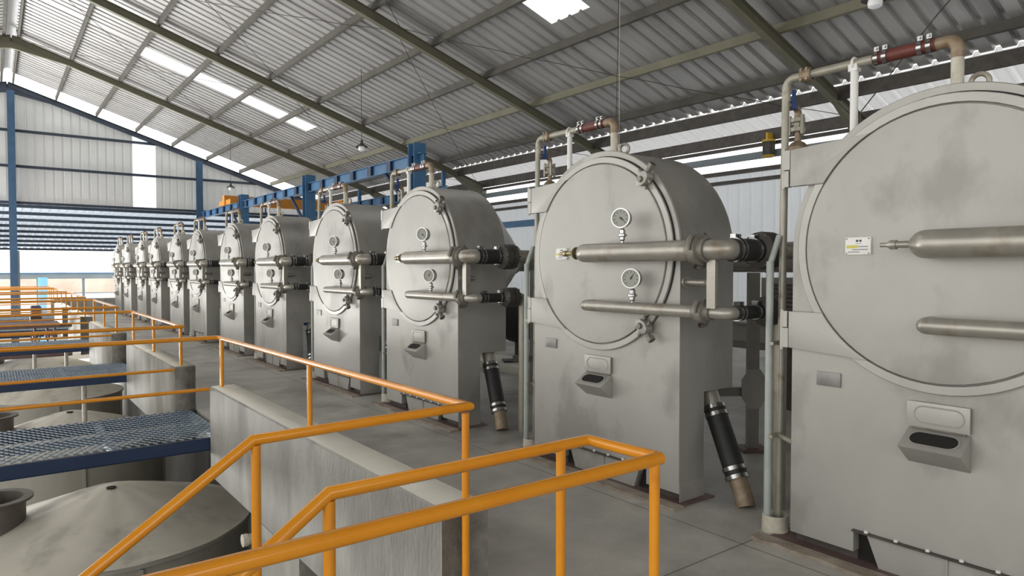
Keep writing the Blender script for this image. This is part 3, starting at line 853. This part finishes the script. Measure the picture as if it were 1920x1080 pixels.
# annex lean-to beyond the end wall
def az(y): return 4.15 - (y - YE) * .0925
q = MB(); prof = []
x = -14
while x < 18:
    prof += [(x, 0), (x + .15, 0), (x + .19, .09), (x + .27, .09)]; x += .31
n = len(prof); vs = []
for y in (YE + .3, 48.5):
    vs += [(xx, y, az(y) + .16 + h) for xx, h in prof]
q.add(vs, [(i, i + 1, n + i + 1, n + i) for i in range(n - 1)])
struct(q.build('ceiling_annex', 'annex', smooth=False))
for k in range(9):
    y = YE + .9 + k * 1.825
    q = MB(); q.box(-14, 18, y - .05, y + .05, az(y) + .03, az(y) + .155)
    tag(q.build('annex_purlin', 'slate', smooth=False), f'dark blue purlin under the lean-to roof beyond the end wall, {on2[k]} one out', 'purlin', 'purlins of the lean-to roof')
for k, x in enumerate((1.2,)):
    q = MB(); q.box(x - .1, x + .1, 47.9, 48.1, -1.5, az(48)); tag(q.build('annex_column', 'farsteel'), 'slim far steel post beside the tall blue column', 'column')

# ------------------------------------------------------------------ right-hand wall beyond the filters
def wall_x(x, y0, y1, z0, z1, name, m, pitch=.30):
    q = MB(); ys_ = []
    y = y0
    while y < y1:
        for dy, h in ((0, 0), (.22, 0), (.24, .035), (.28, .035)): ys_.append((y + dy, h))
        y += pitch
    vs = []
    for yy, h in ys_: vs += [(x + h, yy, z0), (x + h, yy, z1)]
    q.add(vs, [(2 * i, 2 * i + 2, 2 * i + 3, 2 * i + 1) for i in range(len(ys_) - 1)])
    return q.build(name, m, smooth=False)
struct(wall_x(13.75, -8, YE, -.3, 3.86, 'wall_right', 'wallright'))
for z, hh, m_, lab in ((3.88, .045, 'darksteel', 'dark girt along the top edge of the right-hand wall'), (3.66, .04, 'darksteel', 'second dark girt just below the top of the right-hand wall'),
                  (4.19, .075, 'farsteel', 'pale rail in the open gap above the right-hand wall'), (4.42, .035, 'darksteel', 'thin dark rail under the eave in the open gap above the right-hand wall')):
    q = MB(); q.box(13.6, 13.7, -8, YE, z - hh, z + hh)
    tag(q.build('wall_girt', m_), lab, 'girt')
q = MB(); q.tube([(13.6, 8.6, 1.6), (13.6, 6.6, 3.2)], .05, 8); tag(q.build('wall_brace', 'navy'), 'dark diagonal brace on the wall seen between the two nearest filters', 'brace')
q = MB(); q.tube([(13.6, 13.1, 3.0), (13.6, 16.3, 1.4)], .06, 8); tag(q.build('wall_brace', 'navy'), 'dark diagonal brace on the wall seen right of the third filter', 'brace')
q = MB(); q.box(13.55, 13.68, 11.5, 19.4, 3.02, 3.22); tag(q.build('wall_girt', 'blue'), 'blue horizontal beam on the wall right of the third filter', 'girt')
q = MB(); q.box(-13, 14, -8.2, -8, -3.4, 8.7); struct(q.build('wall_rear_blocker', 'wallsheet'))  # unseen wall added to cut sky light from behind the camera
# neighbouring roof outside in the gap
q = MB(); q.box(19, 19.2, 0, 31, -1.5, 4.5); tag(q.build('outside_fascia', 'farsteel'), 'pale fascia of a neighbouring shed seen through the gap above the wall', 'shed')
# hoist motor
t = thing('hoist_motor', 'small dark motor with yellow end caps high on the wall left of the nearest filter', 'motor', (13.45, 8.46, 4.08))
t.scale = (.75, .75, .75)
q = MB(); q.lathe([(0, 0), (.15, 0), (.15, .38), (0, .38)], (0, 0, .06), (0, 0, 1), 16)
for k in range(10): q.box(.14 * cos(k * pi / 5) - .012, .14 * cos(k * pi / 5) + .03, .16 * sin(k * pi / 5) - .012, .16 * sin(k * pi / 5) + .012, .08, .42)
q.build('motor_body', 'darksteel', t)
q = MB(); q.lathe([(0, 0), (.19, 0), (.19, .06), (0, .06)], (0, 0, .44), (0, 0, 1), 16); q.box(-.1, .3, -.03, .03, .5, .70); q.build('top_cap', 'yellow', t)
q = MB(); q.lathe([(0, 0), (.13, 0), (.17, .06), (0, .06)], (0, 0, 0), (0, 0, 1), 16); q.build('bottom_cap', 'yellow', t)

# ------------------------------------------------------------------ blue crane runways
XA = 7.45
def girder(mb_parent, x, y0, y1, z, h, name='girder'):
    q = MB(); ibeam(q, (x, y0, z - h / 2), (x, y1, z - h / 2), h, .16)
    g = q.build(name, 'blue', mb_parent)
    k = 0
    y = y0 + .5
    while y < y1:
        q = MB(); q.box(x - .075, x - .012, y - .10, y + .10, z - h + .014, z - .014); q.build('stiffener', 'navy', g)
        y += 1.02; k += 1
    return g
t = thing('crane_runway', 'near blue crane runway on tall columns standing behind the filters', 'crane runway', (0, 0, 0))
girder(t, XA, 12.9, 32.2, 4.16, .26)
for k, y in enumerate((13.2, 19.6, 26.1)):
    q = MB(); ibeam(q, (XA, y, 0), (XA, y, 4.40), .26, .30, up=Vector((0, 1, 0))); c = q.build('column', 'blue', t)
    q = MB(); q.tube([(XA, y + .2, 2.9), (XA, y + 1.5, 3.9)], .05, 8); q.build('knee_brace', 'navy', c)
    q = MB(); q.box(XA, XA + 1.0, y - .07, y + .07, 3.2, 3.36); q.build('bracket', 'blue', c)
t = thing('crane_runway', 'far blue crane runway hung from the rafters nearer the wall', 'crane runway', (0, 0, 0))
girder(t, 12.0, 19.3, 32.2, 4.42, .30)
for y in (19.5, 26.0):
    q = MB(); q.box(11.94, 12.06, y - .05, y + .05, 4.4, rz(12) - .08); q.build('hanger', 'blue', t)
t = thing('overhead_crane', 'orange overhead crane girder spanning the two blue runways far back', 'crane', (0, 28.3, 0))
q = MB(); q.box(XA - .15, 12.1, -.15, .15, 4.16, 4.55); q.build('bridge_girder', 'craneyellow', t)
for x in (XA, 12.0):
    q = MB(); q.box(x - .1, x + .1, -.8, .8, 4.17 if x < 8 else 4.43, 4.36 if x < 8 else 4.6); q.build('end_truck', 'craneyellow', t)

# ------------------------------------------------------------------ pendant lamps, wire
for x, y, lab in ((7.45, 16.0, 'pendant lamp with dark shade hanging left above the third filter'), (7.4, 27.6, 'small far pendant lamp hanging before the end wall'), (8.3, 3.95, 'pendant lamp cut off by the top edge above the nearest filter')):
    t = thing('pendant_lamp', lab, 'lamp', (x, y, 4.62), 0, 'pendant lamps')
    t.location = (8.5, 3.95, 4.79) if y < 5 else ((x, y, 4.62) if y < 20 else (x, y, 4.70))
    t.scale = (.65, .65, .65)
    q = MB(); q.tube([(0, 0, .42), (0, 0, (rz(t.location.x) - t.location.z + .2) / .65)], .012, 6); q.build('cable', 'darksteel', t)
    q = MB(); q.lathe([(0, .42), (.05, .42), (.06, .3), (.1, .26), (.24, .17), (.24, .155), (.09, .22), (0, .22)], (0, 0, 0), (0, 0, 1), 20); q.build('lamp_shade', 'darksteel', t)
    q = MB(); q.lathe([(.06, .22), (.11, .18), (.13, .1), (.12, .03), (.07, 0), (0, -.01)], (0, 0, 0), (0, 0, 1), 20); q.build('glass', 'bulb', t)
q = MB(); q.tube([(4.12, 3.95, 2.57), (4.12, 3.95, rz(4.12) + .1)], .0035, 6)
tag(q.build('hanging_wire', 'galvpipe'), 'thin wire hanging from the roof to the top of the second filter', 'wire')
q = MB(); q.tube([(9.5, 4.60, 0), (9.5, 4.59, 3.80), (9.5, 3.64, 4.86), (9.5, 2.6, rz(9.5) + .08)], .008, 6)
tag(q.build('hanging_wire', 'darksteel'), 'thin dark slanting wire behind the vent pipe of the nearest filter', 'wire')

# ------------------------------------------------------------------ clutter behind the filters
t = thing('screw_conveyor', 'long low grey trough conveyor on legs behind the filter row', 'conveyor', (9.0, 0, 0))
q = MB(); q.prism([(-.25, .85), (-.25, .6), (-.15, .48), (.15, .48), (.25, .6), (.25, .85), (.3, .85), (.3, .88), (-.3, .88), (-.3, .85)], 'y', .6, 31); q.build('trough', 'greysheet', t)
for k in range(10):
    q = MB()
    for s in (-.22, .22): q.box(s - .03, s + .03, 1 + k * 3.2 - .03, 1 + k * 3.2 + .03, 0, .55)
    q.build('leg', 'greysheet', t)
t = thing('black_drum', 'black round drum on a stand in the gap right of the third filter', 'drum', (6.95, 8.95, .12), -.5)
q = MB(); q.lathe([(0, -.24), (.2, -.22), (.36, -.15), (.40, -.06), (.40, .06), (.36, .15), (.2, .22), (0, .24)], (0, 0, .72), (0, 1, 0), 32); q.build('drum_shell', 'rubber', t)
q = MB(); q.box(-.05, .05, -.04, .04, 0, .36); q.box(-.25, .25, -.16, .16, 0, .03); q.build('stand', 'darksteel', t)
t = thing('motor_cabinet', 'pale grey louvred cabinet behind the second filter', 'cabinet', (6.9, 4.2, 0))
q = MB(); q.box(.45, 1.0, -.5, .5, 1.0, 1.55); q.build('housing', 'greysheet', t)
q = MB()
for k in range(9): q.box(.42, .45, -.4, .4, 1.05 + k * .05, 1.08 + k * .05)
q.build('louvre', 'darksteel', t)
q = MB(); q.box(.5, .95, -.45, .45, 0, 1.0); q.build('plinth', 'darksteel', t)
q = MB(); q.box(6.5, 7.28, 8.2, 9.9, 0, .119)
tag(q.build('concrete_plinth', 'cap', bevel=.012), 'low pale concrete plinth under the black drum', 'plinth')
# ------------------------------------------------------------------ far left background
t = thing('valve_platform', 'brown steel platform on legs with hand wheels, far across the pit', 'platform', (0, 0, 0))
q = MB(); q.box(-3, 1.39, 20.95, 22.2, .16, .26); q.build('deck', 'brownsteel', t)
q = MB(); q.box(1.39, 1.66, 21.3, 21.5, .14, .22); q.build('support_beam', 'brownsteel', t)
for y in (21.05, 22.1):
    q = MB(); q.box(-2.6, -2.5, y - .05, y + .05, -3.4, .16); q.build('leg', 'brownsteel', t)
q = MB(); q.tube([(-3, 21.2, -.55), (1.655, 21.2, -.55)], .06, 12); q.build('pipe_run', 'brownsteel', t)
for x in (.86, 1.12, 1.28):
    q = MB(); q.tube([(x, 21.2, .16), (x, 21.2, -.55)], .03, 8); q.lathe([(.03, 0), (.06, .02), (.06, .1), (.03, .12)], (x, 21.2, -.12), (0, 0, 1), 10); q.build('down_pipe', 'brownsteel', t)
for i, (x, z, r) in enumerate(((.86, -.09, .10), (1.2, -.04, .075))):
    q = MB(); q.torus((x, 20.98, z), (0.1, 1, 0), r, .016, 22, 8)
    for a in (0, pi / 2): q.tube([(x + r * cos(a), 20.98, z + r * sin(a)), (x - r * cos(a), 20.98, z - r * sin(a))], .011, 8)
    q.tube([(x, 20.98, z), (x, 21.2, z)], .014, 8)
    q.build('hand_wheel', 'brownsteel', t)
q = MB(); q.prism([(1.48, 1.32), (1.80, 1.32), (1.78, -1.5), (1.46, -1.5)], 'y', 33.3, 33.34); tag(q.build('blue_sheet', 'skyblue'), 'light blue plastic sheet hanging beyond the far end of the pit', 'sheet')
t = thing('pump', 'small dark pump set beyond the brown platform at far left', 'pump', (1.02, 24.5, -.2))
q = MB(); q.lathe([(0, -.14), (.14, -.13), (.17, -.1), (.17, .1), (.12, .14), (0, .15)], (0, 0, .62), (1, 0, 0), 18); q.build('pump_motor', 'navy', t)
q = MB(); q.box(-.14, .14, -.2, .2, -.02, .46); q.build('pump_base', 'darksteel', t)
q = MB(); q.box(-3, 1.2, 23.9, 25.1, -.3, -.22)
tag(q.build('navy_deck', 'navy'), 'dark blue deck carrying the dark pump, far across the pit', 'deck')
# far shed and outside ground
g = MB(); g.box(-120, 160, 30, 220, -1.7, -1.5); struct(g.build('ground', 'ground'))
q = MB(); q.box(16, 160, -40, 30, -1.7, -1.5); struct(q.build('ground_right', 'ground'))
q = MB(); q.box(-90, -14.2, -60, 30, -3.6, -3.4); struct(q.build('ground_left', 'ground'))
t = thing('far_canopy', 'low grey canopy roof on slim posts beyond the open end of the building', 'canopy', (0, 58, 0))
q = MB(); q.box(-30, 40, -.2, .2, .98, 1.34); q.build('fascia', 'farsteel', t)
q = MB(); q.box(-30, 40, -.24, .24, 1.34, 1.42); q.build('roof_edge', 'blue', t)
for k in range(16):
    q = MB(); q.box(-11 + k * 2.7, -10.85 + k * 2.7, -.1, .1, -1.5, 1.0); q.build('post', 'farsteel', t)
for z in (-.05, -.55):
    q = MB(); q.box(-30, 40, -.32, -.26, z - .035, z + .035); q.build('rail', 'farsteel', t)
q = MB(); pts = []
for i in range(41):
    x = -60 + i * 4; pts.append((x, .85 + .35 * sin(i * .9) + .25 * sin(i * 2.3)))
q.prism([(-60, -1.6)] + pts + [(100, -1.6)], 'y', 110, 118)
struct(q.build('ground_hill', 'hill'))

# ------------------------------------------------------------------ light
w = bpy.data.worlds.new('world'); S.world = w; w.use_nodes = True
bg = w.node_tree.nodes['Background']
bg.inputs['Color'].default_value = (1.0, 1.0, .99, 1); bg.inputs['Strength'].default_value = 2.2
def area(name, loc, target, sx, sy, power, col=(1, 1, 1)):
    l = bpy.data.lights.new(name, 'AREA'); l.shape = 'RECTANGLE'; l.size = sx; l.size_y = sy; l.energy = power; l.color = col
    o = bpy.data.objects.new(name, l); COL.objects.link(o); o.location = loc
    d = Vector(target) - Vector(loc); o.rotation_euler = d.to_track_quat('-Z', 'Y').to_euler()
    return o
area('fill_left_slope', (-6.0, 12, 5.6), (3.0, 11, 0.3), 38, 6, 1080, (1, .995, .98))  # added fill under the closed left slope, for the filter fronts and floor
area('fill_far_roof', (-5, 31, -2.2), (6, 19, 7.5), 9, 5, 6500, (1, 1, .985))  # added fill aimed up at the roof, imitates bounce from outside ground
area('fill_rear', (1, -7.6, 3.6), (5, 8, 1.2), 16, 5, 520, (1, .98, .95))  # added fill inside the closed rear wall, for camera-facing sides
S.cycles.use_denoising = True
S.cycles.max_bounces = 8
S.cycles.diffuse_bounces = 5
S.cycles.sample_clamp_indirect = 8
S.view_settings.view_transform = 'Standard'
S.view_settings.look = 'None'
S.view_settings.exposure = 0
